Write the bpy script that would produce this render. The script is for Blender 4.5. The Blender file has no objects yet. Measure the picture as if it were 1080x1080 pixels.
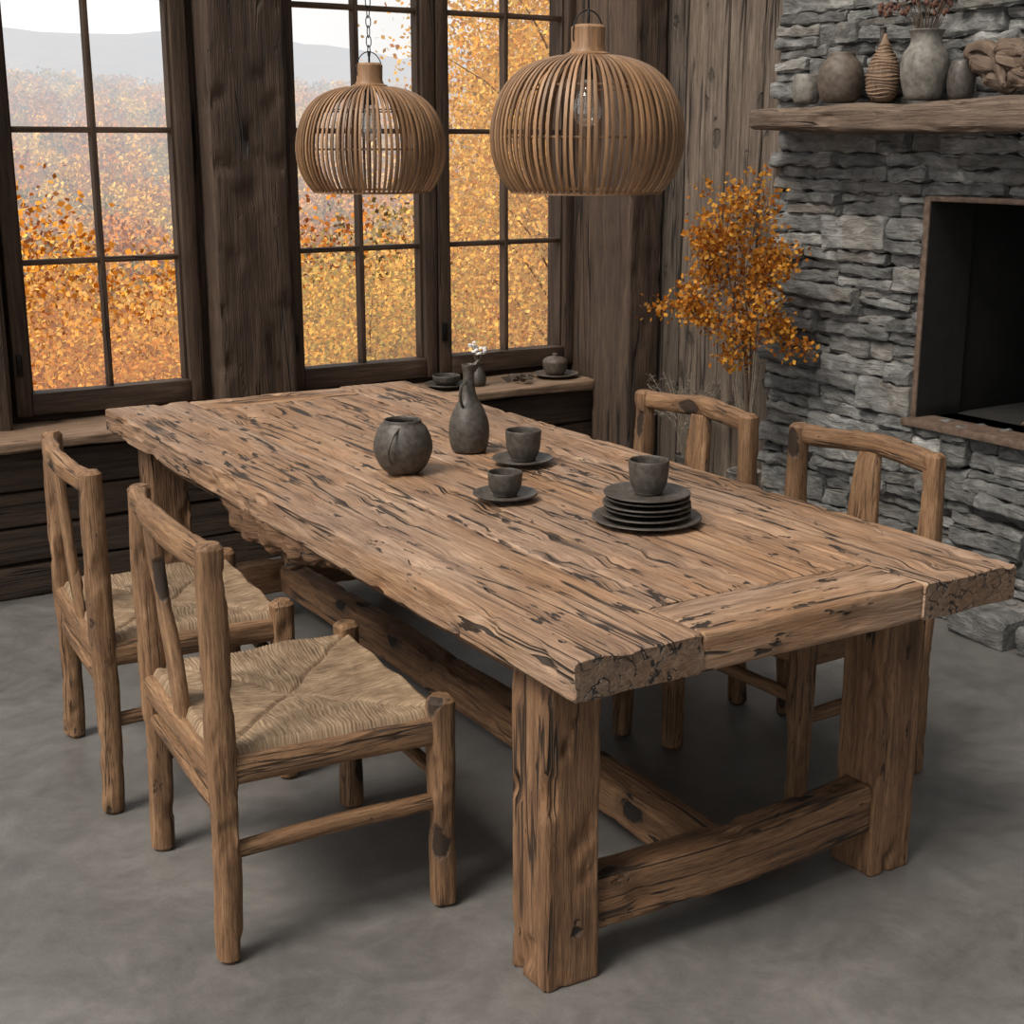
import bpy, math, random
import numpy as np
from mathutils import Vector, Matrix
random.seed(7); rng=np.random.default_rng(11)
S=bpy.context.scene
try:
    S.view_settings.view_transform='Standard'; S.view_settings.look='None'
except Exception as e: print(e)
# ---------------------------------------------------------------- noise
def _h(ix,iy,iz):
    n=(ix*374761393+iy*668265263+iz*2147483647)&0xffffffff
    n=((n^(n>>13))*1274126177)&0xffffffff
    n=(n^(n>>16))&0xffffff
    return n/float(0xffffff)
def vn(P):
    I=np.floor(P).astype(np.int64); f=P-I; f=f*f*(3-2*f)
    r=0
    for a in (0,1):
        for b in (0,1):
            for c in (0,1):
                w=(f[...,0] if a else 1-f[...,0])*(f[...,1] if b else 1-f[...,1])*(f[...,2] if c else 1-f[...,2])
                r=r+w*_h(I[...,0]+a,I[...,1]+b,I[...,2]+c)
    return r
def fbm(P,o=3):
    s=0;a=.5;t=0
    for i in range(o):
        s=s+a*vn(P*(2**i)+i*17.3);t+=a;a*=.5
    return s/t
# ---------------------------------------------------------------- mesh builder
class MB:
    def __init__(s): s.V=[];s.F=[];s.G=[];s.T=[];s.M=[];s.n=0
    def add(s,V,F,G,mat=0,tone=1.0):
        V=np.asarray(V,float);s.V.append(V);s.G.append(np.asarray(G,float));s.T.append(np.full(len(V),tone))
        s.F+= [tuple(int(i)+s.n for i in f) for f in F]; s.M+=[mat]*len(F); s.n+=len(V)
    def sweep(s,P,w,d,r=.005,n=24,seg=.03,ref=(1,0,0),mat=0,amp=0.,fr=10.,st=.25,gouge=0.,gth=.62,tone=1.,end=None,off=None,capt=1.):
        P=np.asarray(P,float);k=len(P)
        L=np.r_[0,np.cumsum(np.linalg.norm(np.diff(P,axis=0),axis=1))];tot=L[-1]
        m=max(2,int(tot/seg)+1)
        ce=min(max(r*.5,.001),tot*.2) if end is None else end
        u=np.linspace(0,tot,m); u=np.unique(np.r_[u[0],ce,u[1:-1],tot-ce,u[-1]])
        if k>2:
            Q=[]
            for t in u:
                i=min(max(np.searchsorted(L,t)-1,0),k-2); f=(t-L[i])/(L[i+1]-L[i])
                p1,p2=P[i],P[i+1];p0=P[i-1] if i>0 else 2*p1-p2;p3=P[i+2] if i+2<k else 2*p2-p1
                Q.append(.5*(2*p1+(p2-p0)*f+(2*p0-5*p1+4*p2-p3)*f*f+(3*p1-p0-3*p2+p3)*f**3))
            Q=np.array(Q)
        else: Q=P[0]+(P[1]-P[0])*(u/tot)[:,None]
        W=np.interp(u,L,w if hasattr(w,'__len__') else [w]*k); D=np.interp(u,L,d if hasattr(d,'__len__') else [d]*k)
        T=np.gradient(Q,u,axis=0); T/=np.linalg.norm(T,axis=1)[:,None]
        ref=np.asarray(ref,float); A=ref[None]-(T@ref)[:,None]*T; A/=np.linalg.norm(A,axis=1)[:,None]; B=np.cross(T,A)
        q=max(2,n//4); l=np.linspace(-1,1,q+1)[:-1]; l=.4*l+.6*np.sin(l*math.pi/2)
        o=np.ones(q)
        ux=np.r_[l,o,-l,-o];uy=np.r_[-o,l,o,-l]; nn=len(ux)
        hw=W/2;hd=D/2; ew=np.zeros(len(u)); ew[0]=ew[-1]=ce*.8
        hw=np.maximum(hw-ew,1e-4);hd=np.maximum(hd-ew,1e-4)
        rr=np.minimum(r,np.minimum(hw,hd)*.999)
        px=ux[None]*hw[:,None];py=uy[None]*hd[:,None]
        ax=(hw-rr)[:,None];ay=(hd-rr)[:,None]
        qx=np.clip(px,-ax,ax);qy=np.clip(py,-ay,ay)
        vx=px-qx;vy=py-qy;ln=np.sqrt(vx**2+vy**2)+1e-9;vx/=ln;vy/=ln
        X=qx+vx*rr[:,None];Y=qy+vy*rr[:,None]
        if off is None: off=rng.uniform(0,60,3)
        G=np.stack([X,Y,np.repeat(u[:,None],nn,1)],-1)+off
        if amp or gouge:
            sc=np.array([1,1,st])*fr
            dp=amp*(fbm(G*sc,4)-.5)*2
            corner=np.minimum(abs(vx),abs(vy))*1.4
            dp-=corner*amp*1.5*np.clip(fbm(G*sc*.7+9,2)-.4,0,1)*2
            if gouge: dp-=gouge*np.clip((fbm(G*np.array([22,22,9.])+31,3)-gth)*9,0,1)
            X=X+vx*dp;Y=Y+vy*dp
        Vt=Q[:,None]+A[:,None]*X[...,None]+B[:,None]*Y[...,None]
        M=len(u); V=Vt.reshape(-1,3); Gf=G.reshape(-1,3)
        i=np.arange(M-1)[:,None]*nn;j=np.arange(nn)[None];j2=(j+1)%nn
        F=np.stack([i+j,i+j2,i+nn+j2,i+nn+j],-1).reshape(-1,4).tolist()
        if capt==1.:
            V=np.vstack([V,Q[0],Q[-1]]);Gf=np.vstack([Gf,off+[0,0,0],off+[0,0,tot]])
            c0=M*nn;c1=c0+1
            F+=[(c0,(a+1)%nn,a) for a in range(nn)]
            b=(M-1)*nn
            F+=[(c1,b+a,b+(a+1)%nn) for a in range(nn)]
            s.add(V,F,Gf,mat,tone)
        else:
            s.add(V,F,Gf,mat,tone)
            s.add(np.vstack([Vt[0],Q[0]]),[(nn,(a+1)%nn,a) for a in range(nn)],np.vstack([G[0],off]),mat,tone*capt)
            s.add(np.vstack([Vt[-1],Q[-1]]),[(nn,a,(a+1)%nn) for a in range(nn)],np.vstack([G[-1],off+[0,0,tot]]),mat,tone*capt)
    def box(s,x0,x1,y0,y1,z0,z1,axis='z',mat=0,tone=1.,**k):
        cx,cy,cz=(x0+x1)/2,(y0+y1)/2,(z0+z1)/2
        if axis=='z': s.sweep([(cx,cy,z0),(cx,cy,z1)],x1-x0,y1-y0,ref=(1,0,0),mat=mat,tone=tone,**k)
        if axis=='x': s.sweep([(x0,cy,cz),(x1,cy,cz)],y1-y0,z1-z0,ref=(0,1,0),mat=mat,tone=tone,**k)
        if axis=='y': s.sweep([(cx,y0,cz),(cx,y1,cz)],x1-x0,z1-z0,ref=(1,0,0),mat=mat,tone=tone,**k)
    def lathe(s,prof,c=(0,0,0),n=48,mat=0,tone=1.,sub=3,amp=0.):
        pr=np.asarray(prof,float);k=len(pr);R=[]
        for i in range(k-1):
            p1,p2=pr[i],pr[i+1];p0=pr[i-1] if i>0 else p1;p3=pr[i+2] if i+2<k else p2
            for f in np.arange(sub)/sub:
                R.append(.5*(2*p1+(p2-p0)*f+(2*p0-5*p1+4*p2-p3)*f*f+(3*p1-p0-3*p2+p3)*f**3) if sub>1 else p1)
        R.append(pr[-1]);R=np.array(R);R[:,0]=np.maximum(R[:,0],1e-4)
        a=np.linspace(0,2*math.pi,n,endpoint=False)
        V=np.stack([R[:,0:1]*np.cos(a),R[:,0:1]*np.sin(a),np.repeat(R[:,1:2],n,1)],-1)
        if amp:
            V[...,:2]*=(1+amp*(fbm(V*14+5,3)-.5)*2)[...,None]
        V=V.reshape(-1,3);M=len(R)
        i=np.arange(M-1)[:,None]*n;j=np.arange(n)[None];j2=(j+1)%n
        F=np.stack([i+j,i+j2,i+n+j2,i+n+j],-1).reshape(-1,4).tolist()
        s.add(V+np.array(c),F,V+rng.uniform(0,50,3),mat,tone)
    def build(s,name,mats,parent=None,loc=(0,0,0),rz=0.,ang=40):
        me=bpy.data.meshes.new(name);V=np.vstack(s.V)
        me.from_pydata(V.tolist(),[],s.F)
        a=me.attributes.new('gc','FLOAT_VECTOR','POINT');a.data.foreach_set('vector',np.vstack(s.G).ravel())
        a=me.attributes.new('tone','FLOAT','POINT');a.data.foreach_set('value',np.concatenate(s.T))
        for m in mats: me.materials.append(m)
        me.polygons.foreach_set('material_index',s.M)
        me.shade_smooth(); me.set_sharp_from_angle(angle=math.radians(ang)); me.update()
        o=bpy.data.objects.new(name,me);S.collection.objects.link(o);o.location=loc;o.rotation_euler=(0,0,rz)
        if parent: o.parent=parent
        return o
def leaves(name,C,sz,COL,mat,asp=.6,parent=None,up=0.):
    C=np.asarray(C,float);N=len(C)
    a=rng.normal(size=(N,3));a/=np.linalg.norm(a,axis=1)[:,None]
    b=rng.normal(size=(N,3));b[:,2]*=(1-up);b=np.cross(a,b);b/=np.linalg.norm(b,axis=1)[:,None]
    sz=np.broadcast_to(sz,(N,))[:,None]
    V=np.stack([C+a*sz,C+b*sz*asp,C-a*sz,C-b*sz*asp],1).reshape(-1,3)
    me=bpy.data.meshes.new(name);me.vertices.add(4*N);me.vertices.foreach_set('co',V.ravel())
    me.loops.add(4*N);me.loops.foreach_set('vertex_index',np.arange(4*N,dtype=np.int32))
    me.polygons.add(N);me.polygons.foreach_set('loop_start',np.arange(0,4*N,4,dtype=np.int32))
    me.update(calc_edges=True)
    c=me.color_attributes.new('Col','FLOAT_COLOR','POINT');c.data.foreach_set('color',np.repeat(COL,4,0).astype(np.float32).ravel())
    me.materials.append(mat)
    o=bpy.data.objects.new(name,me);S.collection.objects.link(o)
    if parent:o.parent=parent
    return o
def empty(name,loc=(0,0,0),rz=0):
    o=bpy.data.objects.new(name,None);S.collection.objects.link(o);o.location=loc;o.rotation_euler=(0,0,rz);o.empty_display_size=.1;return o
# ---------------------------------------------------------------- materials
class NT:
    def __init__(s,name):
        s.m=bpy.data.materials.new(name);s.m.use_nodes=True;s.t=s.m.node_tree;s.t.nodes.clear()
        s.o=s.t.nodes.new('ShaderNodeOutputMaterial')
    def n(s,ty,pr={},**ins):
        x=s.t.nodes.new(ty)
        for k,v in pr.items(): setattr(x,k,v)
        for k,v in ins.items():
            k=int(k[1:]) if k[0]=='i' and k[1:].isdigit() else k.replace('_',' ')
            if isinstance(v,bpy.types.NodeSocket): s.t.links.new(v,x.inputs[k])
            else: x.inputs[k].default_value=v
        return x
    def math(s,op,a,b=0.,c=0.,clamp=False):
        return s.n('ShaderNodeMath',{'operation':op,'use_clamp':clamp},i0=a,i1=b,i2=c).outputs[0]
    def mr(s,v,a,b,c=0.,d=1.): return s.n('ShaderNodeMapRange',{},Value=v,From_Min=a,From_Max=b,To_Min=c,To_Max=d).outputs[0]
    def map(s,v,sc): return s.n('ShaderNodeMapping',{},Vector=v,Scale=sc).outputs[0]
    def noise(s,v,scale,det=3.,ro=.5,dist=0.): return s.n('ShaderNodeTexNoise',{},Vector=v,Scale=scale,Detail=det,Roughness=ro,Distortion=dist).outputs[0]
    def mix(s,f,a,b,bt='MIX'): return s.n('ShaderNodeMixRGB',{'blend_type':bt},Fac=f,Color1=a,Color2=b).outputs[0]
    def ramp(s,v,st):
        x=s.n('ShaderNodeValToRGB',{},Fac=v);e=x.color_ramp.elements
        while len(e)<len(st): e.new(.5)
        for k,(p,c) in enumerate(st): e[k].position=p;e[k].color=(*c,1)
        return x.outputs[0]
    def fin(s,col,rough=.7,h=None,bs=.6,bd=.01,**k):
        p=s.n('ShaderNodeBsdfPrincipled',{},Base_Color=col,Roughness=rough,**k)
        if h is not None:
            b=s.n('ShaderNodeBump',{},Strength=bs,Distance=bd,Height=h);s.t.links.new(b.outputs[0],p.inputs['Normal'])
        s.t.links.new(p.outputs[0],s.o.inputs[0]);return s.m
def C4(c): return (*c,1)
def wood(name,dk,md,lt,crack=1.,pit=1.,bs=.8,bd=.006,rough=.72,gs=1.,mth=.5,knot=0.,grey=0.,pth=.665,split=0.,sth=.665,hfm=.45):
    t=NT(name);gc=t.n('ShaderNodeAttribute',{'attribute_name':'gc'}).outputs['Vector'];tn=t.n('ShaderNodeAttribute',{'attribute_name':'tone'}).outputs['Fac']
    A=t.noise(t.map(gc,(1,1,.045)),100*gs,7.,.7)
    B=t.noise(t.map(gc,(1,1,.13)),11*gs,5.,.6,1.2)
    K=t.noise(t.map(gc,(1,1,.045)),18*gs,3.,.5,.3)
    kk=t.mr(t.math('ABSOLUTE',t.math('SUBTRACT',K,.5)),.003,.018,1.,0.)
    mk=t.mr(t.noise(t.map(gc,(1,1,.35)),5.*gs,2.),mth,mth+.06)
    cr=t.math('MULTIPLY',kk,mk)
    pt=t.mr(t.noise(t.map(gc,(1,1,.3)),36*gs,3.,.6),pth,pth+.03)
    pt=t.math('MULTIPLY',pt,t.mr(t.noise(gc,5.,2.),.42,.50))
    f=t.math('ADD',t.math('MULTIPLY',A,.62),t.math('MULTIPLY',B,.38))
    col=t.ramp(f,[(.33,dk),(.49,md),(.64,lt)])
    if grey:
        gm=t.mr(t.noise(t.map(gc,(1,1,.3)),4.5,4.,.6),.42,.62,0.,grey)
        bw=t.n('ShaderNodeHueSaturation',{},Saturation=.6,Value=1.12,Color=col).outputs[0];col=t.mix(gm,col,bw)
    hf=t.noise(t.map(gc,(1,1,.07)),260*gs,4.,.65)
    col=t.mix(t.mr(hf,.36,.50,hfm,0.),col,C4(dk))
    hole=t.math('MAXIMUM',t.math('MULTIPLY',cr,crack),t.math('MULTIPLY',pt,pit),clamp=True)
    if split:
        sp=t.mr(t.noise(t.map(gc,(1,1,.11)),30*gs,3.,.6,.4),sth,sth+.025)
        sp=t.math('MULTIPLY',sp,t.mr(t.noise(t.map(gc,(1,1,.5)),3.6,2.),.43,.51,0.,split))
        hole=t.math('MAXIMUM',hole,sp)
    if knot:
        dv=t.n('ShaderNodeTexNoise',{},Vector=gc,Scale=22.,Detail=3.)
        vv=t.n('ShaderNodeVectorMath',{'operation':'MULTIPLY_ADD'},i0=dv.outputs['Color'],i1=(.04,.04,.06),i2=gc).outputs[0]
        vo=t.n('ShaderNodeTexVoronoi',{},Vector=t.map(vv,(1,1,.55)),Scale=9.)
        rc=t.n('ShaderNodeSeparateColor',{},Color=vo.outputs['Color']).outputs[0]
        on=t.mr(rc,.34,.38)
        kn=t.math('MULTIPLY',t.mr(vo.outputs['Distance'],.18,.23,1.,0.),on)
        ring=t.math('MULTIPLY',t.mr(vo.outputs['Distance'],.20,.42,.65*min(knot,1),0.),on)
        col=t.mix(ring,col,C4(dk))
        hole=t.math('MAXIMUM',hole,t.math('MULTIPLY',kn,knot))
    col=t.mix(t.math('MULTIPLY',hole,.95),col,C4(tuple(x*.12 for x in dk)))
    col=t.mix(1.,col,t.n('ShaderNodeCombineXYZ',{},X=tn,Y=tn,Z=tn).outputs[0],'MULTIPLY')
    h=t.math('ADD',t.math('ADD',t.math('MULTIPLY',A,.55),t.math('MULTIPLY',B,.4)),t.math('MULTIPLY',hole,-1.5))
    h=t.math('ADD',h,t.math('MULTIPLY',hf,.3))
    return t.fin(col,rough,h,bs,bd)
M_table=wood('weathered_oak',(.080,.039,.019),(.262,.143,.073),(.42,.262,.152),mth=.44,bs=1.,bd=.0075,grey=.45,pth=.625,split=1.,sth=.640,rough=.56,hfm=.45)
M_leg=wood('weathered_oak_leg',(.045,.021,.009),(.170,.086,.040),(.285,.160,.082),crack=.9,bs=1.,bd=.009,knot=1.,mth=.48,split=.9,hfm=.65)
M_chair=wood('chair_oak',(.052,.026,.012),(.190,.100,.047),(.31,.183,.096),crack=.8,pit=.8,gs=1.5,bd=.004,mth=.48,knot=.85,hfm=.65)
M_dark=wood('dark_timber',(.016,.009,.006),(.066,.039,.024),(.120,.076,.048),crack=1,pit=.2,bd=.014,gs=.7,bs=1.)
M_frame=wood('window_timber',(.016,.009,.006),(.058,.034,.021),(.11,.069,.043),crack=.6,pit=.1,bd=.005,gs=1.)
M_plank=wood('grey_plank',(.036,.025,.018),(.132,.098,.074),(.24,.19,.15),crack=.9,pit=.3,bd=.011,gs=.8,knot=.5)
M_ledge=wood('ledge_timber',(.06,.035,.02),(.18,.113,.07),(.30,.205,.135),crack=.8,pit=.4,bd=.006)
M_mantel=wood('mantel_timber',(.035,.022,.015),(.12,.083,.059),(.21,.15,.11),crack=.8,pit=.2,bd=.012)
M_rattan=wood('lamp_slat_wood',(.10,.050,.022),(.24,.130,.062),(.36,.215,.118),crack=0,pit=0,bd=.001,gs=2,rough=.5)
M_log=wood('driftwood',(.03,.018,.012),(.10,.065,.044),(.19,.135,.095),bd=.01,gs=1.4)
def stone():
    t=NT('slate_stone');gc=t.n('ShaderNodeAttribute',{'attribute_name':'gc'}).outputs['Vector'];tn=t.n('ShaderNodeAttribute',{'attribute_name':'tone'}).outputs['Fac']
    A=t.noise(t.map(gc,(1,1,.4)),30.,8.,.68,.6);B=t.noise(gc,7.,4.,.6,.8);Cn=t.noise(t.map(gc,(1,1,.12)),70.,4.,.6)
    f=t.math('ADD',t.math('MULTIPLY',A,.6),t.math('MULTIPLY',B,.4))
    col=t.ramp(f,[(.33,(.045,.045,.044)),(.46,(.145,.145,.142)),(.55,(.228,.228,.222)),(.66,(.42,.417,.40))])
    col=t.mix(t.mr(t.noise(gc,3.,2.),.52,.66,0.,.4),col,(.22,.19,.155,1))
    col=t.mix(1.,col,t.n('ShaderNodeCombineXYZ',{},X=tn,Y=tn,Z=tn).outputs[0],'MULTIPLY')
    h=t.math('ADD',t.math('ADD',A,t.math('MULTIPLY',B,.6)),t.math('MULTIPLY',Cn,.25))
    return t.fin(col,.75,h,1.,.028)
M_stone=stone()
def flat(name,c,rough=.8,var=.25,sc=30.,bd=.002,**k):
    t=NT(name);g=t.n('ShaderNodeTexCoord').outputs['Object'];A=t.noise(g,sc,5.,.6)
    col=t.mix(t.mr(A,.35,.65),C4(tuple(x*(1-var) for x in c)),C4(tuple(x*(1+var) for x in c)))
    return t.fin(col,rough,A,.5,bd,**k)
M_cer=flat('dark_stoneware',(.055,.047,.040),.5,.4,70.,.0014)
M_cerB=flat('brown_stoneware',(.085,.065,.050),.6,.35,50.,.002)
M_cerG=flat('grey_stoneware',(.14,.13,.115),.65,.4,40.,.002)
M_inner=flat('stoneware_inside',(.10,.085,.07),.6,.3,60.,.001)
M_black=flat('matte_black',(.010,.009,.008),.95,.3,20.,.004)  # plain near-black for the firebox lining and the backing behind the stones
M_iron=flat('black_iron',(.02,.019,.018),.45,.3,60.,.001,Metallic=.7)
M_rust=flat('rust_frame',(.12,.08,.058),.6,.4,40.,.002)
M_brass=flat('filament',(.8,.5,.2),.3,.1,40.,.0005)
def rush():
    t=NT('rush_weave');gc=t.n('ShaderNodeAttribute',{'attribute_name':'gc'}).outputs['Vector']
    A=t.noise(t.map(gc,(1,.06,1)),240.,4.,.6);B=t.noise(gc,14.,4.,.6)
    f=t.math('ADD',t.math('MULTIPLY',A,.6),t.math('MULTIPLY',B,.4))
    col=t.ramp(f,[(.34,(.075,.044,.023)),(.5,(.23,.155,.093)),(.66,(.40,.29,.19))])
    return t.fin(col,.8,A,.9,.003)
M_rush=rush()
def concrete():
    t=NT('concrete_floor');g=t.n('ShaderNodeNewGeometry').outputs['Position']
    A=t.noise(g,1.1,6.,.6,.8);B=t.noise(g,14.,8.,.7);Cn=t.noise(g,120.,4.,.6);E=t.noise(g,4.,8.,.72,1.5)
    f=t.math('ADD',t.math('ADD',t.math('MULTIPLY',A,.42),t.math('MULTIPLY',B,.24)),t.math('MULTIPLY',E,.34))
    col=t.ramp(f,[(.38,(.080,.077,.073)),(.5,(.117,.112,.107)),(.62,(.162,.156,.148))])
    col=t.mix(t.mr(Cn,.3,.4,.25,0.),col,(.065,.062,.06,1))
    h=t.math('ADD',t.math('MULTIPLY',B,.5),t.math('MULTIPLY',Cn,.25))
    return t.fin(col,t.mr(E,.35,.65,.34,.56),h,.5,.006)
M_conc=concrete()
HAZE_GLOW=(.74,.765,.79,1)  # glow colour of the painted distance haze
def leafmat(name,haze=False,tr=.35):
    t=NT(name);a=t.n('ShaderNodeAttribute',{'attribute_name':'Col'})
    m=t.n('ShaderNodeBsdfDiffuse',{},Color=a.outputs['Color'])
    if tr:
        d=m;tl=t.n('ShaderNodeBsdfTranslucent',{},Color=a.outputs['Color'])
        m=t.n('ShaderNodeMixShader',{},Fac=tr);t.t.links.new(d.outputs[0],m.inputs[1]);t.t.links.new(tl.outputs[0],m.inputs[2])
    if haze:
        e=t.n('ShaderNodeEmission',{},Color=HAZE_GLOW,Strength=1.)  # haze painted on the leaves: pale emission mixed over their colour
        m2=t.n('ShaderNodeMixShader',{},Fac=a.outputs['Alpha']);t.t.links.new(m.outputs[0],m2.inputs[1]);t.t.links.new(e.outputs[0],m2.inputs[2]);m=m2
    t.t.links.new(m.outputs[0],t.o.inputs[0]);return t.m
M_leaf=leafmat('autumn_leaf');M_far=leafmat('autumn_leaf_haze_glow',True,0);M_near=leafmat('birch_leaf_haze_glow',True,.3)
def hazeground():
    t=NT('hillside_haze_glow');g=t.n('ShaderNodeNewGeometry').outputs['Position'];ln=t.n('ShaderNodeVectorMath',{'operation':'LENGTH'},i0=g).outputs['Value']
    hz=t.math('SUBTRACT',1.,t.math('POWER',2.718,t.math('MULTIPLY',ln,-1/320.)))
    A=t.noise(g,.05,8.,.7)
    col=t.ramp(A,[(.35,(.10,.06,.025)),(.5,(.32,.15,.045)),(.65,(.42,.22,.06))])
    d=t.n('ShaderNodeBsdfDiffuse',{},Color=col);e=t.n('ShaderNodeEmission',{},Color=HAZE_GLOW,Strength=1.)  # painted haze: the ground glows paler with distance
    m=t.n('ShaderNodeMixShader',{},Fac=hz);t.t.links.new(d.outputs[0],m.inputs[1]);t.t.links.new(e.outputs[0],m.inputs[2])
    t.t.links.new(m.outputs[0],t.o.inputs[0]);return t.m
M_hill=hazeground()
def glass():
    t=NT('bulb_glass');g=t.n('ShaderNodeBsdfGlossy',{},Roughness=.05,Color=(1,1,1,1));tr=t.n('ShaderNodeBsdfTransparent',{},Color=(.95,.93,.9,1))
    lw=t.n('ShaderNodeLayerWeight',{},Blend=.35).outputs['Facing']
    m=t.n('ShaderNodeMixShader',{},Fac=t.math('MULTIPLY_ADD',lw,.6,.25));t.t.links.new(tr.outputs[0],m.inputs[1]);t.t.links.new(g.outputs[0],m.inputs[2])
    t.t.links.new(m.outputs[0],t.o.inputs[0]);return t.m
M_glass=glass()
M_bark=flat('bark',(.09,.06,.04),.9,.4,30.,.004)
M_birch=flat('birch_bark',(.22,.17,.12),.9,.4,3.,.004)
M_twig=flat('pale_twig',(.22,.18,.14),.9,.3,60.,.001)
M_straw=flat('dried_grass',(.25,.21,.165),.9,.3,60.,.001)
M_white=flat('white_petals',(.75,.73,.70),.8,.1,60.,.001)
# ================================================================= ROOM
b=MB();b.box(-3.5,4.5,-2.5,5.6,-.2,0,'z',seg=4,r=.001,n=8);b.build('floor',[M_conc])
b=MB()
b.box(-3.5,4.1,5.43,5.62,0,.64,'x',seg=.5,amp=.002)
b.box(-3.5,4.1,5.43,5.62,2.68,3.1,'x',seg=.5,amp=.002)
b.box(2.0,2.395,5.43,5.6,.6,2.75,'z',seg=.1)
b.box(.98,1.285,5.43,5.6,.6,2.75,'z',seg=.1)
b.box(3.80,4.1,5.43,5.6,.6,2.75,'z',seg=.1)
b.box(-3.5,.07,5.43,5.6,.6,2.75,'z',seg=.3)
b.build('wall_back',[M_dark])
b=MB()
b.box(2.045,2.355,5.27,5.43,.56,3.1,'z',seg=.02,n=56,r=.012,amp=.014,fr=14,st=.12,gouge=.012)
b.build('trim_1',[M_dark])
b=MB();b.box(.98,1.235,5.29,5.43,.56,3.1,'z',seg=.03,n=40,r=.012,amp=.010,fr=14,st=.12);b.build('trim_2',[M_dark])
b=MB();b.box(3.70,3.87,4.83,5.1,0,3.1,'z',seg=.03,n=48,r=.012,amp=.010,fr=14,st=.12,gouge=.008);b.build('trim_3',[M_dark])
b=MB();b.box(3.80,3.87,5.2,5.42,.56,3.1,'z',seg=.04,n=24,r=.01,amp=.008,fr=14,st=.12);b.build('trim_4',[M_dark])
def window(name,x0,x1):
    b=MB();xm=(x0+x1)/2;Y0,Y1=5.385,5.475
    kw=dict(seg=.06,n=16,r=.006,amp=.004,fr=12)
    zb,zt=.71,2.62
    b.box(x0-.062,x0,Y0,Y1,zb-.085,zt+.07,'z',**kw);b.box(x1,x1+.062,Y0,Y1,zb-.085,zt+.07,'z',**kw)
    b.box(x0,x1,Y0,Y1,zb-.085,zb,'x',**kw);b.box(x0,x1,Y0,Y1,zt,zt+.08,'x',**kw)
    b.box(x0,x0+.012,5.41,5.46,zb,zt,'z',seg=.1,n=8,r=.003);b.box(x1-.012,x1,5.41,5.46,zb,zt,'z',seg=.1,n=8,r=.003)
    b.box(xm-.011,xm+.011,5.41,5.455,zb,zt,'z',seg=.06,n=12,r=.004,amp=.0015,tone=1.3)
    for z in (1.19,1.665,2.145): b.box(x0,x1,5.412,5.452,z-.011,z+.011,'x',seg=.06,n=12,r=.004,amp=.0015,tone=1.3)
    b.box(x0-.05,x0-.03,5.37,5.39,.78,.86,'z',seg=.03,n=8,r=.003,mat=1)
    b.build(name,[M_frame,M_iron])
window('window_1',1.335,1.95);window('window_2',2.445,3.022);window('window_3',3.15,3.752);window('window_4',.12,.93)
b=MB();b.box(-3.5,3.70,5.07,5.42,.555,.602,'x',seg=.03,n=40,r=.01,amp=.007,fr=9,st=.3,gouge=.006);b.build('window_ledge',[M_ledge])
b=MB();z=0
for h in (.13,.14,.13,.145): b.box(-3.5,3.86,5.15,5.42,z,z+h-.006,'x',seg=.06,n=24,r=.008,amp=.005,tone=random.uniform(.7,1.1));z+=h
b.build('trim_5',[M_dark])
b=MB()
y=4.13
while y<5.42:
    w=random.uniform(.085,.15);b.box(3.87+random.uniform(0,.012),3.96,y,min(y+w-.005,5.43),0,3.1,'z',seg=.08,n=20,r=.006,amp=.005,fr=16,st=.1,tone=random.uniform(.75,1.15) if y<4.72 else .5);y+=w  # planks around the corner post darkened: shadow painted into their tone
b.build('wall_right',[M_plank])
b=MB()
b.box(3.93,4.05,3.372,4.2,0,3.1,'z',seg=1,n=8);b.box(3.93,4.05,.9,2.45,0,3.1,'z',seg=1,n=8)
b.box(3.93,4.05,2.45,3.372,0,.683,'z',seg=1,n=8);b.box(3.93,4.05,2.45,3.372,1.443,3.1,'z',seg=1,n=8)
b.build('wall_chimney',[M_black])
b=MB();z=0.
OY0,OY1,OZ0,OZ1=2.45,3.372,.683,1.443
while z<3.0:
    h=random.choice([.04,.05,.06,.075,.09,.11])*random.uniform(.9,1.1)
    if z<OZ0<z+h+.03: h=OZ0-z
    if z<OZ1<z+h+.03: h=OZ1-z
    if h<.02: h=.02
    y=4.16-random.uniform(0,.03)
    inop=(z+h/2>OZ0 and z+h/2<OZ1)
    while y>.95:
        L=random.uniform(.09,.36)*(1.1 if h>.08 else 1)
        y2=y-L
        if inop and y>OY1-.01 and y2<OY1+.05: y2=OY1
        if inop and abs(y-OY1)<.001: y=OY0;y2=y-L
        pr=random.uniform(0,.045)+(.025 if random.random()<.15 else 0)
        q=random.random()
        if h<.06 or q<.48: sub=[(z,h)]
        elif q<.85 or h<.09: k=random.uniform(.35,.65);sub=[(z,h*k),(z+h*k,h*(1-k))]
        else: sub=[(z,h*.36),(z+h*.36,h*.28),(z+h*.64,h*.36)]
        for zz,hh in sub:
            p2=pr+random.uniform(-.016,.016);sl=random.uniform(-.007,.007)
            b.sweep([(3.905-p2/2,y-.001,zz+hh/2+sl),(3.905-p2/2,y2+.001,zz+hh/2-sl)],.08+p2,hh-.001,r=min(.008,hh*.2),n=32,seg=.016,amp=.018,fr=24,st=.8,tone=random.uniform(.62,1.22)*(1. if random.random()<.9 else 1.3))
        y=y2
    z+=h
for (yy,zz,l,hh,p) in ((2.95,.05,.24,.11,.07),(2.66,.045,.26,.10,.07)):
    b.sweep([(3.86-p/2,yy+l/2,zz),(3.85-p/2,yy-l/2,zz)],.1+p,hh,r=.015,n=32,seg=.02,amp=.02,fr=18,st=.7,tone=random.uniform(.7,.9))
b.build('stone_wall',[M_stone],ang=35)
b=MB()
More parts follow.
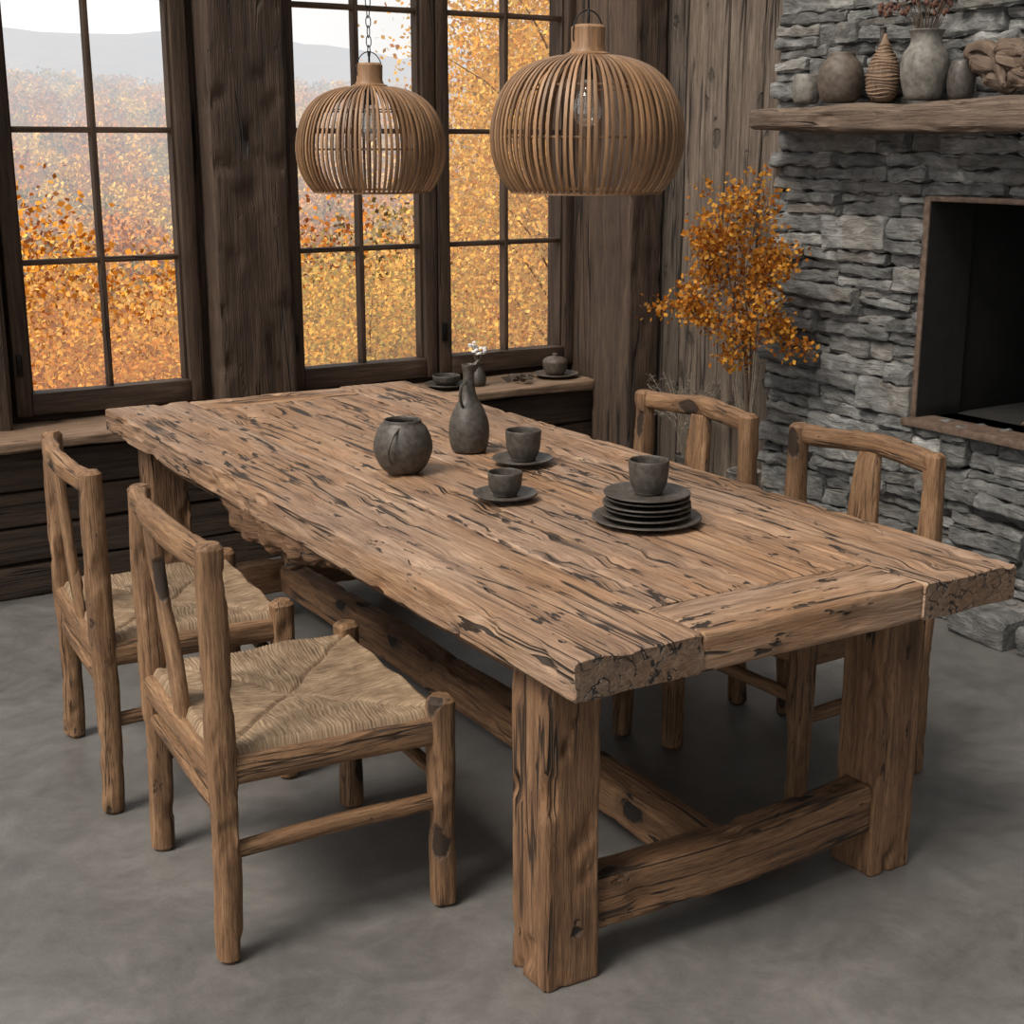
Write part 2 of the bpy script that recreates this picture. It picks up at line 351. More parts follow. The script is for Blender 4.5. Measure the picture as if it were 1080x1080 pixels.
b.box(4.5,4.56,OY0-.05,OY1+.05,.6,1.5,'z',seg=1,n=8);b.box(4.05,4.5,OY1+.0,OY1+.05,.6,1.5,'z',seg=1,n=8);b.box(4.05,4.5,OY0-.05,OY0,.6,1.5,'z',seg=1,n=8)
b.box(4.05,4.5,OY0,OY1,1.443,1.5,'z',seg=1,n=8);b.box(3.9,4.5,OY0,OY1,.62,.683,'z',seg=1,n=8)
kw=dict(seg=.05,n=12,r=.004,amp=.002,mat=1)
b.box(3.835,4.06,OY1-.020,OY1,.683,1.443,'z',seg=.05,n=12,r=.004,amp=.002,mat=0)
b.box(3.83,3.86,OY1-.018,OY1+.008,.683,1.443,'z',**kw);b.box(3.83,3.86,OY0,OY0+.022,.683,1.443,'z',**kw)
b.box(3.83,3.86,OY0,OY1,1.427,1.447,'y',**kw);b.box(3.80,3.93,OY0-.02,OY1+.02,.662,.69,'y',**kw)
b.build('fireplace_box',[M_black,M_rust])
# firewood: split logs stacked low plus a few thin branches leaning over them
b=MB()
for (x,y,z,dx,dy,dz,w) in ((4.02,2.62,.715,.03,.42,.0,.06),(4.11,2.60,.715,.02,.40,.0,.065),(4.20,2.64,.715,-.03,.38,.0,.06),(4.06,2.64,.775,.02,.36,.01,.055),(4.15,2.62,.775,-.03,.38,.0,.06),(4.10,2.66,.832,-.02,.30,.02,.055)):
    b.sweep([(x,y,z),(x+dx*.5+.01,y+dy*.5,z+dz*.5+.006),(x+dx,y+dy,z+dz)],w,w*.9,r=.018,n=20,seg=.014,amp=.008,fr=22)
for (p0,p1,p2) in (((4.0,2.98,.70),(4.05,2.93,.80),(4.12,2.82,.88)),((3.99,3.03,.70),(4.02,2.92,.76),(4.08,2.80,.90)),((4.08,3.06,.70),(4.10,3.00,.78),(4.09,2.90,.93))):
    b.sweep([p0,p1,p2],[.016,.013,.006],[.016,.013,.006],r=.006,n=8,seg=.012,amp=.005,fr=30)
b.build('firewood_pile',[M_log])
b=MB();b.sweep([(3.785,4.09,1.70),(3.78,3.4,1.699),(3.775,2.6,1.702),(3.78,1.7,1.70)],[.25,.27,.27,.27],[.075,.095,.105,.10],r=.018,n=48,seg=.02,amp=.014,fr=9,st=.35,gouge=.01);b.build('mantel_shelf',[M_mantel])
b=MB();b.box(1.80,2.0,-.6,5.42,3.1,3.3,'y',seg=.1,n=24,r=.01,amp=.008);b.build('ceiling_beam',[M_dark])
# ================================================================= TABLE
T=empty('dining_table',(1.918,3.252,0),math.radians(-1.3))
kw=dict(r=.006,n=72,seg=.011,amp=.0048,fr=15,st=.3,gouge=.009,gth=.62,capt=.55)
zt=.76;th=.078
def plank(b,x0,x1,y0,y1,dz=0,t=th,ax='y',**k): b.box(x0,x1,y0,y1,zt-t+dz,zt+dz,ax,**{**kw,**k})
b=MB()
plank(b,-.562,-.274,-1.40,1.405,0,tone=1.0)
plank(b,.290,.564,-1.400,1.40,0,tone=1.0)
xs=[-.274,-.12,.02,.165,.290]
for i in range(4): plank(b,xs[i]+.0008,xs[i+1]-.0008,-1.222,1.227,-.001,tone=[1.05,.95,1.06,.98][i],n=48,t=.06,amp=.0035)
plank(b,-.275,.291,-1.397,-1.224,-.0005,ax='x',tone=.95,amp=.003,gouge=.005);plank(b,-.275,.291,1.229,1.395,-.0005,ax='x',tone=1.2,amp=.003)
b.build('tabletop',[M_table],T)
b=MB();kl=dict(seg=.010,n=72,r=.008,amp=.0045,fr=16,st=.3,gouge=.012,gth=.60)
for x in (-.44,.435):
    for y in (-1.165,1.2):
        b.box(x-.064,x+.064,y-.064,y+.064,0,.685,'z',**kl)
b.build('legs',[M_leg],T)
b=MB();ka=dict(seg=.014,n=48,r=.010,amp=.006,fr=14,gouge=.010,gth=.6)
b.box(-.378,.372,-1.155,-1.10,.60,.685,'x',**ka);b.box(-.378,.372,1.15,1.21,.60,.685,'x',**ka)
b.box(-.47,-.41,-1.1,1.14,.605,.685,'y',tone=.8,**ka);b.box(.40,.46,-1.1,1.14,.605,.685,'y',tone=.8,**ka)
b.sweep([(-.375,-1.175,.148),(0,-1.185,.150),(.375,-1.175,.165)],.085,.115,ref=(0,1,0),**ka)
b.sweep([(-.375,1.2,.155),(.375,1.2,.155)],.085,.11,ref=(0,1,0),**ka)
b.sweep([(-.02,-1.14,.13),(-.03,0,.16),(-.02,1.16,.15)],.09,.10,ref=(1,0,0),**ka)
b.sweep([(-.525,-.45,.685),(-.52,-.15,.665),(-.525,.2,.65),(-.52,.42,.685)],[.02,.065,.07,.02],[.02,.08,.10,.02],r=.015,n=40,seg=.010,amp=.024,fr=26,st=.7,tone=.8)
b.sweep([(-.47,-.20,.63),(-.49,-.02,.595),(-.48,.12,.62)],[.02,.06,.02],[.02,.07,.02],r=.015,n=32,seg=.010,amp=.022,fr=30,st=.7,tone=.65)
b.build('frame',[M_leg],T)
# ================================================================= CHAIRS
def seatmesh(b,x0,x1,y0,y1,z):
    N=170;u=np.linspace(-1,1,N);U,Vv=np.meshgrid(u,u,indexing='ij')
    hx,hy=(x1-x0)/2,(y1-y0)/2
    X=U*hx;Y=Vv*hy
    dU=1-abs(U);dV=1-abs(Vv)
    Pn=np.stack([X,Y,X*0],-1)
    wob=(fbm(Pn*9+4,3)-.5)*.05
    side=dU<dV
    c=np.where(side,Y+wob,X+wob)
    cord=abs(np.sin(c*math.pi/.0082))**.7
    seam=np.exp(-((dU-dV)/.03)**2)
    e=np.minimum(dU,dV)
    Z=z-.020*np.clip(e,0,1)+cord*.0042-seam*.008-.022*np.clip(1-e/.06,0,1)**2+(fbm(Pn*12,2)-.5)*.018
    V=np.stack([(x0+x1)/2+X,(y0+y1)/2+Y,Z],-1).reshape(-1,3)
    G=np.where(side[...,None],np.stack([Y+wob,X,X*0],-1),np.stack([X+wob+3,Y,X*0],-1)).reshape(-1,3)
    i=np.arange(N-1)[:,None]*N;j=np.arange(N-1)[None]
    F=np.stack([i+j,i+N+j,i+N+j+1,i+j+1],-1).reshape(-1,4).tolist()
    b.add(V,F,G,0,1.)
    b.box(x0+.012,x1-.012,y0+.012,y1-.012,z-.04,z-.025,'z',seg=.05,r=.01,n=16)
def chair(loc,rz,style=0,W=.50,D=.465,H=.885):
    E=empty('dining_chair',loc,math.radians(rz));w=W/2;d=D/2
    k=dict(n=32,seg=.011,amp=.005,fr=20,st=.3,gouge=.006,gth=.59)
    for s in (-1,1):
        b=MB();b.sweep([(-d,s*w,0),(-d+.006,s*w*.995,.25),(-d+.003,s*w,.5),(-d+.002,s*w,H)],[.052,.056,.059,.053],[.050,.055,.058,.052],r=.017,**k)
        b.build('back_post_%d'%(1 if s<0 else 2),[M_chair],E)
        b=MB();b.sweep([(d,s*w,0),(d,s*w*1.005,.25),(d-.002,s*w,.488)],[.055,.058,.060],[.055,.058,.060],r=.019,**k)
        b.build('front_post_%d'%(1 if s<0 else 2),[M_chair],E)
    b=MB();b.sweep([(-d+.0,-w-.004,H-.030),(-d-.022,-w*.5,H-.024),(-d-.030,0,H-.018),(-d-.022,w*.5,H-.024),(-d+.0,w+.004,H-.030)],[.044,.040,.040,.040,.044],[.055,.056,.058,.056,.055],r=.014,**k)
    b.build('top_rail',[M_chair],E)
    b=MB()
    if style==0:
        b.sweep([(-d+.0,-.01,.40),(-d-.008,.005,.55),(-d-.020,.035,.70),(-d-.028,.060,H-.04)],[.075,.060,.055,.065],[.026]*4,r=.008,ref=(0,1,0),**k)
    elif style==1:
        b.sweep([(-d+.0,-.04,.40),(-d-.012,.02,.62),(-d-.022,.11,H-.04)],[.06,.045,.05],[.024]*3,r=.008,ref=(0,1,0),**k)
        b.sweep([(-d+.0,-.02,.40),(-d-.014,-.0,.62),(-d-.026,.02,H-.04)],[.045,.04,.045],[.024]*3,r=.008,ref=(0,1,0),**k)
    else:
        b.sweep([(-d+.0,.0,.40),(-d-.008,.0,.62),(-d-.018,0,.76),(-d-.026,0,H-.04)],[.11,.105,.085,.064],[.026]*4,r=.008,ref=(0,1,0),**k)
    b.build('back_splat',[M_chair],E)
    b=MB();q=dict(n=24,seg=.015,amp=.0045,fr=16,st=.3,r=.012)
    for s in (-1,1):
        b.sweep([(-d,s*w,.415),(d,s*w,.415)],.040,.060,ref=(0,1,0),**q)
        b.sweep([(-d,s*w,.240),(0,s*w,.25),(d,s*w,.25)],.030,.036,ref=(0,1,0),**q)
    b.sweep([(-d,-w,.415),(-d,w,.415)],.040,.062,ref=(1,0,0),**q);b.sweep([(d,-w,.415),(d,w,.415)],.040,.058,ref=(1,0,0),**q)
    b.sweep([(-d,-w,.335),(-d,w,.335)],.030,.036,ref=(1,0,0),**q);b.sweep([(d,-w,.30),(d,w,.30)],.030,.036,ref=(1,0,0),**q)
    b.build('rails',[M_chair],E)
    b=MB();seatmesh(b,-d-.004,d+.006,-w-.004,w+.004,.462);b.build('seat',[M_rush],E,ang=180)
    return E
chair((1.178,2.738,0),-5,W=.54,D=.48);chair((1.178,3.515,0),-6,1,W=.525,D=.455,H=.875)
chair((2.500,3.215,0),180,2,W=.48,D=.43,H=.875);chair((2.565,2.595,0),181,2,W=.475,D=.43,H=.865)
# ================================================================= TABLEWARE
def obj_lathe(name,prof,loc,mat=M_cer,sub=3,amp=0.,n=48,extra=None,rz=0):
    b=MB();b.lathe(prof,n=n,sub=sub,amp=amp)
    if extra: extra(b)
    return b.build(name,[mat,M_inner,M_twig,M_iron],None,loc,rz,ang=50)
Z=.7615
def potx(b):
    b.sweep([(-.035,-.045,.128),(-.066,-.062,.105),(-.076,-.060,.070),(-.062,-.050,.035)],.006,.006,r=.003,n=8,seg=.006)
obj_lathe('round_pot',[(.0,.0),(.04,.0),(.062,.018),(.078,.055),(.078,.085),(.066,.118),(.052,.134),(.050,.143),(.046,.142),(.046,.130),(.060,.105),(.066,.07),(.05,.02),(0,.012)],(1.775,3.30,Z),amp=.01,extra=potx)
def vx(b):
    b.sweep([(-.016,-.012,.205),(-.040,-.028,.195),(-.046,-.03,.165),(-.034,-.022,.135)],.009,.007,r=.003,n=8,seg=.006)
    b.sweep([(.008,-.004,.235),(.02,-.01,.25),(.027,-.014,.262)],[.02,.016,.010],[.02,.012,.006],r=.003,n=12,seg=.006)
obj_lathe('bottle_vase',[(.0,.0),(.04,.0),(.052,.012),(.058,.05),(.056,.085),(.042,.125),(.024,.158),(.017,.19),(.016,.225),(.020,.248),(.017,.249),(.012,.225),(.01,.18),(0,.17)],(2.06,3.43,Z),amp=.008,extra=vx)
def saucer(name,r,loc,mat=M_cer): return obj_lathe(name,[(0,0),(r*.55,0),(r*.62,.003),(r*.97,.013),(r,.017),(r*.96,.018),(r*.6,.009),(0,.008)],loc,mat,amp=.006)
def cup(name,r,h,loc): return obj_lathe(name,[(0,0),(r*.62,0),(r*.72,.006),(r*.92,h*.35),(r,h*.8),(r*1.0,h),(r*.93,h),(r*.9,h*.75),(r*.78,h*.3),(0,.012)],loc,M_cer,amp=.008)
saucer('saucer',.084,(2.10,3.21,Z));cup('tea_cup',.049,.082,(2.105,3.215,Z+.0095))
saucer('saucer',.080,(1.842,2.895,Z));cup('tea_cup',.043,.058,(1.845,2.90,Z+.0095))
b=MB();z=0
for i,(r,dx) in enumerate([(.128,.0),(.105,-.006),(.102,.004),(.103,-.002),(.098,.003),(.101,-.002)]):
    b.lathe([(0,z),(r*.6,z),(r*.66,z+.003),(r*.97,z+.010),(r,z+.0135),(r*.96,z+.0145),(r*.62,z+.007),(0,z+.006)],c=(dx,dx*.6,0),amp=.006,tone=1);z+=.0118
b.build('plate_stack',[M_cer],None,(2.005,2.535,Z),0,50)
cup('tea_cup',.047,.078,(2.012,2.54,Z+.0665))
# ================================================================= LEDGE ITEMS
saucer('dark_dish',.09,(3.02,5.22,.606));cup('small_bowl',.06,.04,(3.03,5.23,.6155))
b=MB();b.lathe([(0,0),(.03,0),(.036,.03),(.026,.06),(.014,.08),(.016,.095),(.012,.094),(0,.08)],sub=3)
for k in range(5):
    a=k*1.3;e=(.025*math.cos(a),.025*math.sin(a),.14+.015*(k%3));b.sweep([(0,0,.08),(e[0]*.5,e[1]*.5,.12),e],.003,.003,r=.001,n=8,seg=.02,mat=1)
    for m in range(5): b.lathe([(0,-.002),(.010,.0),(.008,.006),(0,.008)],c=(e[0]+random.uniform(-.012,.012),e[1]+random.uniform(-.012,.012),e[2]+random.uniform(-.008,.012)),n=8,sub=1,mat=2)
b.build('flower_vase',[M_cer,M_twig,M_white],None,(3.17,5.2,.606))
saucer('wooden_dish',.10,(3.58,5.2,.6055),M_cerB)
obj_lathe('lidded_bowl',[(0,0),(.035,0),(.05,.02),(.056,.05),(.054,.062),(.04,.075),(.012,.082),(.012,.092),(0,.094)],(3.58,5.21,.6155),M_cerB)
b=MB()
for k in range(14):
    a=k*2.4;r=.04*random.random();b.sweep([(r*math.cos(a),r*math.sin(a),.0),(r*math.cos(a)*1.6,r*math.sin(a)*1.6,.02),(r*math.cos(a)*2+.02,r*math.sin(a)*2,.012)],[.01,.03,.004],[.004]*3,r=.002,n=8,seg=.01,amp=.004,fr=30)
b.build('dried_leaves',[M_cerB],None,(3.36,5.18,.608))
# ================================================================= MANTEL ITEMS
MZ=1.753
obj_lathe('grey_jar',[(0,0),(.035,0),(.048,.02),(.052,.06),(.045,.095),(.04,.10),(.036,.098),(.04,.06),(0,.02)],(3.755,3.89,MZ),M_cerG,amp=.02)
obj_lathe('brown_pot',[(0,0),(.05,0),(.07,.025),(.079,.08),(.07,.125),(.048,.15),(.044,.165),(.038,.164),(.04,.145),(.06,.1),(0,.03)],(3.735,3.705,MZ),M_cerB,amp=.015)
obj_lathe('slim_bottle',[(0,0),(.024,0),(.028,.04),(.022,.12),(.010,.18),(.010,.235),(.013,.245),(.008,.244),(0,.2)],(3.815,3.60,MZ),M_cer)
b=MB();b.lathe([(0,0),(.03,0),(.05,.03),(.056,.075),(.045,.125),(.024,.165),(.010,.20),(.006,.215),(0,.218)],amp=.01,n=40)
for k in range(16):
    zz=.015+k*.011;rr=np.interp(zz,[0,.03,.075,.125,.165,.2],[.034,.051,.057,.046,.025,.011])
    b.sweep([(rr*math.cos(a),rr*math.sin(a),zz+.003*math.sin(3*a+k)) for a in np.linspace(0,2*math.pi,13)],.006,.006,r=.003,n=8,seg=.012,ref=(0,0,1))
b.build('wicker_bottle',[M_ledge],None,(3.74,3.515,MZ))
b=MB();b.lathe([(0,0),(.05,0),(.066,.03),(.078,.09),(.072,.14),(.053,.17),(.05,.20),(.058,.215),(.052,.214),(.044,.19),(.048,.16),(0,.1)],amp=.015)
for k in range(24):
    a=k*2.39;l=.09+.1*random.random();e=(l*.8*math.cos(a)*.9,l*.9*math.sin(a),.2+.08+.12*random.random())
    e=(max(min(e[0],.05),-.10),e[1],e[2]);b.sweep([(0,0,.15),(e[0]*.4,e[1]*.4,.25),e],.003,.002,r=.001,n=8,seg=.03,mat=1)
    for m in range(6): b.lathe([(0,-.010),(.007,-.002),(.005,.008),(0,.013)],c=(e[0]+random.uniform(-.015,.015),e[1]+random.uniform(-.02,.02),e[2]+random.uniform(-.03,.02)),n=6,sub=1,mat=2)
b.build('dried_flower_vase',[M_cerG,M_bark,flat('dried_bloom',(.10,.045,.03),.9,.3)],None,(3.742,3.34,MZ+.002))
obj_lathe('dark_jar',[(0,0),(.03,0),(.042,.025),(.045,.07),(.038,.105),(.03,.12),(.026,.118),(.03,.09),(0,.03)],(3.775,3.215,MZ),M_cer,amp=.02)
b=MB()
for k in range(16):
    y=2.72+.026*k;zz=.04+.025*(k%4)
    b.sweep([(3.70+.02*(k%3),y-.13,MZ+.03+.03*(k%3)),(3.75,y-.02,MZ+zz+.03*(k%2)),(3.73+.02*(k%2),y+.05,MZ+zz+.02),(3.76,y+.10-.01*k,MZ+.06+.018*k*(k<8))],[.02,.055,.05,.015],[.02,.055,.05,.015],r=.02,n=20,seg=.010,amp=.018,fr=28,st=.7)
b.build('driftwood_bundle',[M_log])
# ================================================================= PENDANT LAMPS
def lamp(loc,chain):
    E=empty('pendant_lamp',loc)
    prof=np.array([(.030,.134),(.085,.129),(.140,.108),(.180,.070),(.203,.018),(.210,-.035),(.204,-.082),(.187,-.122),(.165,-.150)])
    b=MB();n=78
    for k in range(n):
        a=2*math.pi*k/n+random.uniform(-.009,.009);a2=random.uniform(-.012,.012);m=len(prof)
        P=[(r*math.cos(a+a2*math.sin(i/(m-1)*3.14)),r*math.sin(a+a2*math.sin(i/(m-1)*3.14)),z) for i,(r,z) in enumerate(prof)]
        b.sweep(P,[.003,.005,.007]+[.0078]*6,.0055,r=.0018,n=8,seg=.02,ref=(-math.sin(a),math.cos(a),0),tone=random.uniform(.6,1.25))
    b.build('shade_slats',[M_rattan],E)
    b=MB()
    for r,z,t in ((.163,-.151,.007),(.199,-.035,.004),(.172,.070,.004),(.085,.125,.006),(.034,.133,.008)):
        m=48;b.sweep([(r*math.cos(a),r*math.sin(a),z) for a in np.linspace(0,2*math.pi,m+1)],t,t*1.3,r=.001,n=8,seg=.02,ref=(0,0,1),end=.0005)
    b.build('shade_hoops',[M_rattan],E)
    b=MB();b.lathe([(0,.128),(.050,.128),(.050,.138),(.040,.142),(.036,.152),(.037,.192),(.031,.198),(0,.198)],n=40,sub=1);b.build('cap',[M_rattan],E)
    b=MB()
    b.sweep([(.040*math.cos(a),0,.178+.05*math.sin(a)) for a in np.linspace(-.3,math.pi+.3,17)],.003,.003,r=.0015,n=8,seg=.01,ref=(0,1,0))
    top=3.12-loc[2]
    b.lathe([(0,.085),(.014,.085),(.014,.13),(0,.13)],n=20,sub=1)
    if chain:
        z=.215;i=0
        while z<top-.02:
            ax=np.array([1,0,0]) if i%2 else np.array([0,1,0])
            P=[ax*.0075*math.cos(a)+np.array([0,0,z+.014+.017*math.sin(a)]) for a in np.linspace(0,2*math.pi,13)]
            b.sweep(P,.003,.003,r=.0015,n=8,seg=.008,ref=tuple(np.array([1,1,0])-ax),end=.0003);z+=.026;i+=1
    else: b.sweep([(0,0,.22),(0,0,top)],.004,.004,r=.002,n=8,seg=.5)
    b.sweep([(0,0,.19),(0,0,.23)],.006,.006,r=.003,n=8,seg=.05)
    b.build('hanger',[M_iron],E)
    b=MB();b.lathe([(.012,.09),(.014,.075),(.024,.05),(.031,.025),(.029,.005),(.016,-.010),(0,-.014)],n=32);b.build('bulb',[M_glass],E)
    b=MB()
    for k in range(5):
        a=k*1.257;b.sweep([(.004*math.cos(a),.004*math.sin(a),.07),(.014*math.cos(a),.014*math.sin(a),.045),(.008*math.cos(a+.5),.008*math.sin(a+.5),.015)],.0012,.0012,r=.0005,n=8,seg=.02)
    b.build('filament',[M_brass],E)
lamp((1.91,3.705,1.636),True);lamp((1.876,2.614,1.666),False)
# ================================================================= INDOOR AUTUMN BRANCHES
E=empty('autumn_branch_vase',(3.57,3.93,0))
b=MB();b.lathe([(0,0),(.08,0),(.11,.05),(.12,.16),(.10,.28),(.06,.36),(.055,.40),(.065,.42),(.055,.418),(.045,.39),(.05,.3),(0,.1)],amp=.01);b.build('vase',[M_cerG],E)
R=np.array([.841,-.541,0])
def px(dx,z,dp=0): return R*dx+np.array([.541*dp,.841*dp,z])
b=MB();tips=[]
def stem(pts,w0,w1,ntw=6,tl=.12):
    P=np.array(pts);k=len(P);b.sweep(P,list(np.linspace(w0,w1,k)),list(np.linspace(w0,w1,k)),r=w0/2,n=8,seg=.02,amp=.002,fr=30)
    for i in range(ntw):
        f=random.uniform(.35,1)*(k-1);j=min(int(f),k-2);p=P[j]+(P[j+1]-P[j])*(f-j)
        dr=np.array([random.gauss(0,1),random.gauss(0,1),random.gauss(.3,.7)]);dr/=np.linalg.norm(dr);dr=dr*tl*random.uniform(.5,1.2)
        q=p+dr; q[0]=min(q[0],.24)
        b.sweep([p,p+dr*.5+[0,0,.01],q],[w1,w1*.8,w1*.5],[w1,w1*.8,w1*.5],r=.002,n=8,seg=.03)
        tips.append((p+dr*.5,.024,13));tips.append((q,.028,26))
    tips.append((P[-1],.03,32))
stem([px(0,.35),px(.0,.7),px(-.02,.90),px(-.07,1.08),px(-.10,1.26),px(-.08,1.46)],.014,.0035,28,.12)
stem([px(.01,.35),px(.01,.75),px(0,.93),px(-.03,1.12,-.03),px(-.01,1.30,-.04),px(.03,1.43,-.05)],.012,.0035,26,.12)
stem([px(-.02,.88),px(-.12,.98,-.02),px(-.21,1.03,-.04),px(-.31,1.04,-.05)],.007,.003,15,.07)
stem([px(-.07,1.08),px(-.15,1.18,.02),px(-.21,1.30,.02)],.006,.003,14,.09)
stem([px(0,.85),px(.06,.95,-.03),px(.12,.94,-.03),px(.155,.88,-.03)],.006,.003,10,.055)
stem([px(0,.98,-.02),px(.05,1.12,-.04),px(.09,1.24,-.06)],.006,.003,14,.09)
for k in range(26):
    a=random.uniform(0,6.28);r=random.uniform(.01,.03);t=random.uniform(.6,1.0)
    b.sweep([(r*.6*math.cos(a),r*.6*math.sin(a),.3),(r*math.cos(a),r*math.sin(a),.6),(r*2*math.cos(a),r*2*math.sin(a),t)],.005,.004,r=.002,n=8,seg=.06,mat=1)
b.build('branches',[M_bark,M_twig],E)
C=[];
for p,s,n in tips: C.append(p+rng.normal(size=(n,3))*s*np.array([1,1,.8]))
C=np.vstack(C);C[:,0]=np.minimum(C[:,0],.25)
pal=np.array([(.58,.24,.035),(.68,.35,.06),(.43,.145,.02),(.62,.31,.07),(.30,.095,.02)])
def cols(n,pal,al=None,br=.2):
    c=pal[rng.integers(0,len(pal),n)]*rng.uniform(1-br,1+br,(n,1))
    return np.c_[c,np.ones(n) if al is None else al]
leaves('leaves',C,rng.uniform(.007,.0135,len(C)),cols(len(C),pal),M_leaf,.7,E)
E=empty('dried_grass_vase',(3.72,4.45,0))
b=MB();b.lathe([(0,0),(.06,0),(.085,.08),(.07,.22),(.04,.32),(.045,.36),(.038,.358),(0,.2)]);b.build('vase',[M_cer],E)
b=MB();C=[]
for k in range(45):
    a=random.uniform(0,6.28);r=random.uniform(.03,.20);h=random.uniform(.55,.72);e=np.array([min(r*math.cos(a),.09),r*math.sin(a)*1.1,h-.12*r])
    b.sweep([(0,0,.3),(e[0]*.35,e[1]*.35,.52),e],.0025,.0015,r=.001,n=8,seg=.05)
    t=rng.uniform(.55,1,(60,1));C.append(np.array([e[0]*.35,e[1]*.35,.52])*(1-t)+e*t+rng.normal(size=(60,3))*.01)
b.build('stalks',[M_straw],E);C=np.vstack(C)
leaves('plumes',C,rng.uniform(.003,.009,len(C)),cols(len(C),np.array([(.27,.235,.195),(.20,.17,.14)])),M_leaf,.2,E)
# ================================================================= OUTSIDE
def gz(x,y):
    r=np.sqrt(x*x+y*y)
    base=np.interp(r,[6,15,30,60,120,200,300,400,520,620,900,1100],[-1.2,-3,-6.5,-12,-15,-9,0,7,9,14,54,54])
    n=fbm(np.stack([x/110.,y/110.,x*0+3],-1),3)-.5
    return base+n*np.interp(r,[6,60,300,900],[.5,4,18,60])
xs=np.linspace(-500,1100,110);ys=np.r_[np.linspace(6.2,100,30),np.linspace(110,1100,80)]
X,Y=np.meshgrid(xs,ys,indexing='ij');X=X*np.clip(Y/300,.15,1)
Zg=gz(X,Y)
n1,n2=X.shape
b=MB();i=np.arange(n1-1)[:,None]*n2;j=np.arange(n2-1)[None]
V=np.stack([X,Y,Zg],-1).reshape(-1,3)
b.add(V,np.stack([i+j,i+n2+j,i+n2+j+1,i+j+1],-1).reshape(-1,4).tolist(),V,0)
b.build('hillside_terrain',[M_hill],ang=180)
palF=np.array([(.70,.29,.04),(.78,.41,.07),(.62,.22,.03),(.74,.34,.05),(.48,.17,.03),(.50,.32,.07),(.28,.20,.06),(.82,.49,.10)])
C=[];SZ=[];CO=[]
N=3400
rr=rng.uniform(38**1.5,470**1.5,N)**(1/1.5);aa=rng.uniform(math.radians(-4),math.radians(48),N)
for r,a in zip(rr,aa):
    x,y=r*math.sin(a),r*math.cos(a);g=float(gz(np.array(x),np.array(y)))
    R0=random.uniform(1.8,3.4);H=random.uniform(5,9)
    m=int(np.interp(r,[40,90,180,450],[1500,600,240,80]));s=np.interp(r,[40,90,180,450],[.105,.19,.33,.6])
    d=rng.normal(size=(m,3));d/=np.linalg.norm(d,axis=1)[:,None];d*=rng.uniform(.4,1,(m,1))**.5
    p=d*np.array([R0,R0,H*.5])+np.array([x,y,g+H*.55]);p+=(rng.normal(size=(m,3)))*.3
    hz=1-math.exp(-max(r-40,0)/330.)  # painted haze weight from distance, stored in the colour alpha
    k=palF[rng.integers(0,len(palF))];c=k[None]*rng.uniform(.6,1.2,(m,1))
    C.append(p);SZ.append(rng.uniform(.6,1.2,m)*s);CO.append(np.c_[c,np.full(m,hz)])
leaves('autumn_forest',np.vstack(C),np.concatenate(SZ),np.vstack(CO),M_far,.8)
def tree(x,y,zc,R0,H,n,s,pal,ncl=45):
    E=empty('autumn_tree',(x,y,0));g=float(gz(np.array(float(x)),np.array(float(y))))
    b=MB();b.sweep([(0,0,g-.1),(.1,0,zc-H*.3),(-.05,.1,zc+H*.1),(.1,0,zc+H*.45)],[.16,.11,.07,.02],[.16,.11,.07,.02],r=.08,n=12,seg=.3,amp=.02,fr=3)
    cl=rng.normal(size=(ncl,3));cl/=np.linalg.norm(cl,axis=1)[:,None];cl*=rng.uniform(.25,1,(ncl,1))**.6;cl=cl*np.array([R0,R0,H/2])+np.array([0,0,zc])
    for c in cl[::3]: b.sweep([(0,0,max(g,c[2]-H*.22)),(c[0]*.5,c[1]*.5,c[2]-H*.08),c],[.03,.02,.007],[.03,.02,.007],r=.01,n=8,seg=.3)
    b.build('trunk',[M_birch],E)
    P=np.vstack([c+rng.normal(size=(n//ncl,3))*R0*.21 for c in cl])
    leaves('crown',P,rng.uniform(.7,1.3,len(P))*s,cols(len(P),pal,np.full(len(P),.10),.35),M_near,.7,E)  # alpha adds a slight even painted haze to the crown
pY=np.array([(.80,.47,.08),(.74,.39,.06),(.84,.54,.14),(.56,.36,.08)]);pO=np.array([(.76,.34,.04),(.80,.43,.07),(.58,.25,.04)]);pG=np.array([(.66,.42,.07),(.46,.34,.06),(.76,.42,.07)])
tree(9.9,14.2,1.6,2.0,6.0,25000,.030,pY,90)
tree(12.8,17.5,3.0,2.6,8.0,24000,.038,pO,80)
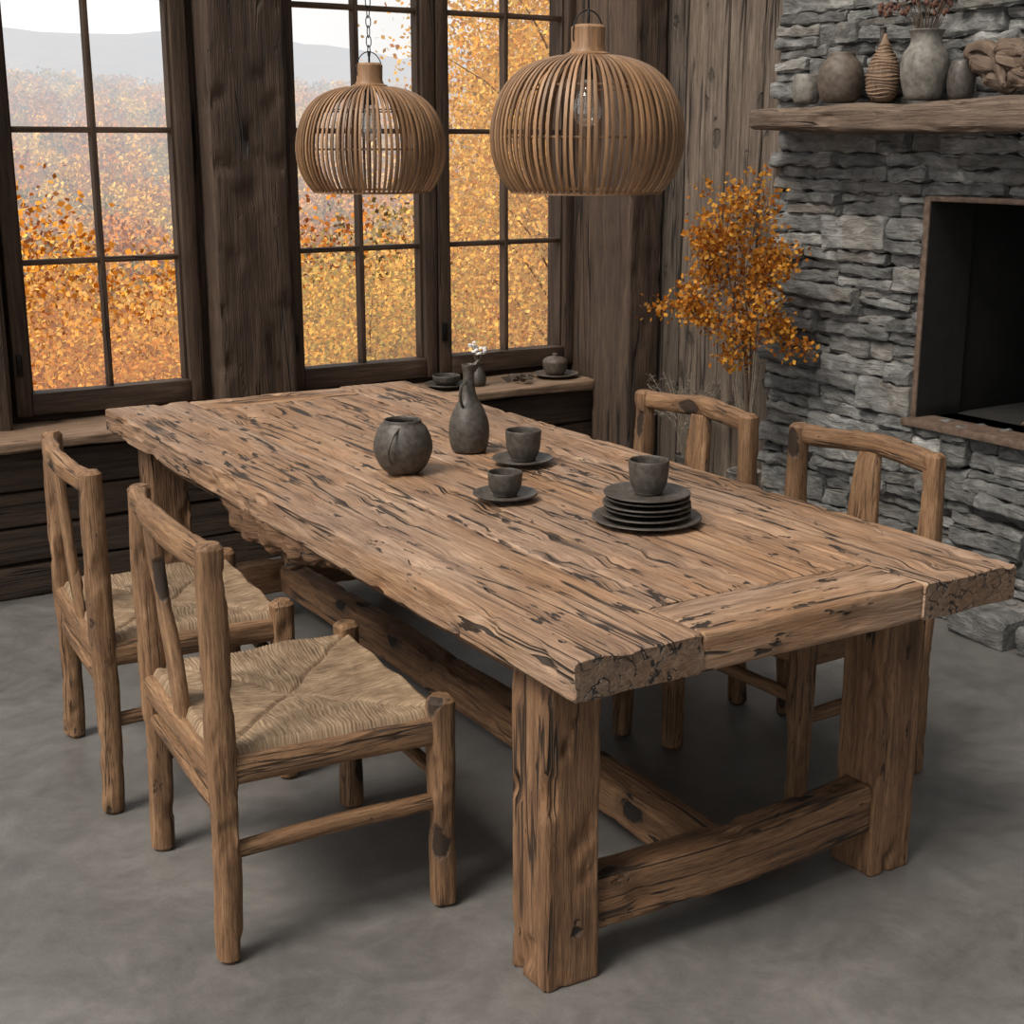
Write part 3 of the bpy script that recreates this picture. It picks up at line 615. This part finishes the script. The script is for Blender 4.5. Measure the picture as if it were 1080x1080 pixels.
tree(11.3,22,-2.6,2.3,5.2,18000,.045,pG,55)
tree(13.6,27,-3.4,2.6,5.5,14000,.06,pY,55)
tree(9.5,26,-4.4,2.5,5.0,14000,.058,pO,55)
tree(8.6,33,-5.4,3,6.5,12000,.075,pO,55)
tree(12.2,36,-5.0,3,6.0,12000,.075,pY,55)
tree(6.5,38,-7.0,3.,6.0,11000,.08,pY,55)
tree(16.5,24,-.5,2.8,8.0,17000,.05,pO,60)
tree(14.8,21.5,1.6,2.4,7.0,17000,.045,pY,60)
# ================================================================= LIGHT / WORLD / CAMERA
w=bpy.data.worlds.new('overcast_sky');S.world=w;w.use_nodes=True;nt=w.node_tree;nt.nodes.clear()
o=nt.nodes.new('ShaderNodeOutputWorld');bg=nt.nodes.new('ShaderNodeBackground')
tc=nt.nodes.new('ShaderNodeTexCoord');dp=nt.nodes.new('ShaderNodeVectorMath');dp.operation='DOT_PRODUCT';dp.inputs[1].default_value=(-.75,.62,.12)
mrn=nt.nodes.new('ShaderNodeMapRange');mrn.inputs['From Min'].default_value=-.6;mrn.inputs['From Max'].default_value=.38;mrn.inputs['To Min'].default_value=.20;mrn.inputs['To Max'].default_value=1.14
nt.links.new(tc.outputs['Generated'],dp.inputs[0]);nt.links.new(dp.outputs['Value'],mrn.inputs['Value']);nt.links.new(mrn.outputs[0],bg.inputs[1])
bg.inputs[0].default_value=(1.0,.985,.965,1)
nt.links.new(bg.outputs[0],o.inputs[0])
l=bpy.data.lights.new('soft_sun','SUN');l.energy=4.1;l.angle=math.radians(24);l.color=(1,.92,.81)
lo=bpy.data.objects.new('soft_sun',l);S.collection.objects.link(lo)
d=Vector((.9,.16,-1.15)).normalized();lo.rotation_euler=d.to_track_quat('-Z','Y').to_euler();lo.location=(-2,2,4)
cam=bpy.data.cameras.new('camera');co=bpy.data.objects.new('camera',cam);S.collection.objects.link(co)
cam.lens=50;cam.sensor_width=36;co.location=(0,0,1.62);co.rotation_euler=(math.radians(90-14.57),0,math.radians(-32.75));cam.clip_end=3000
S.camera=co
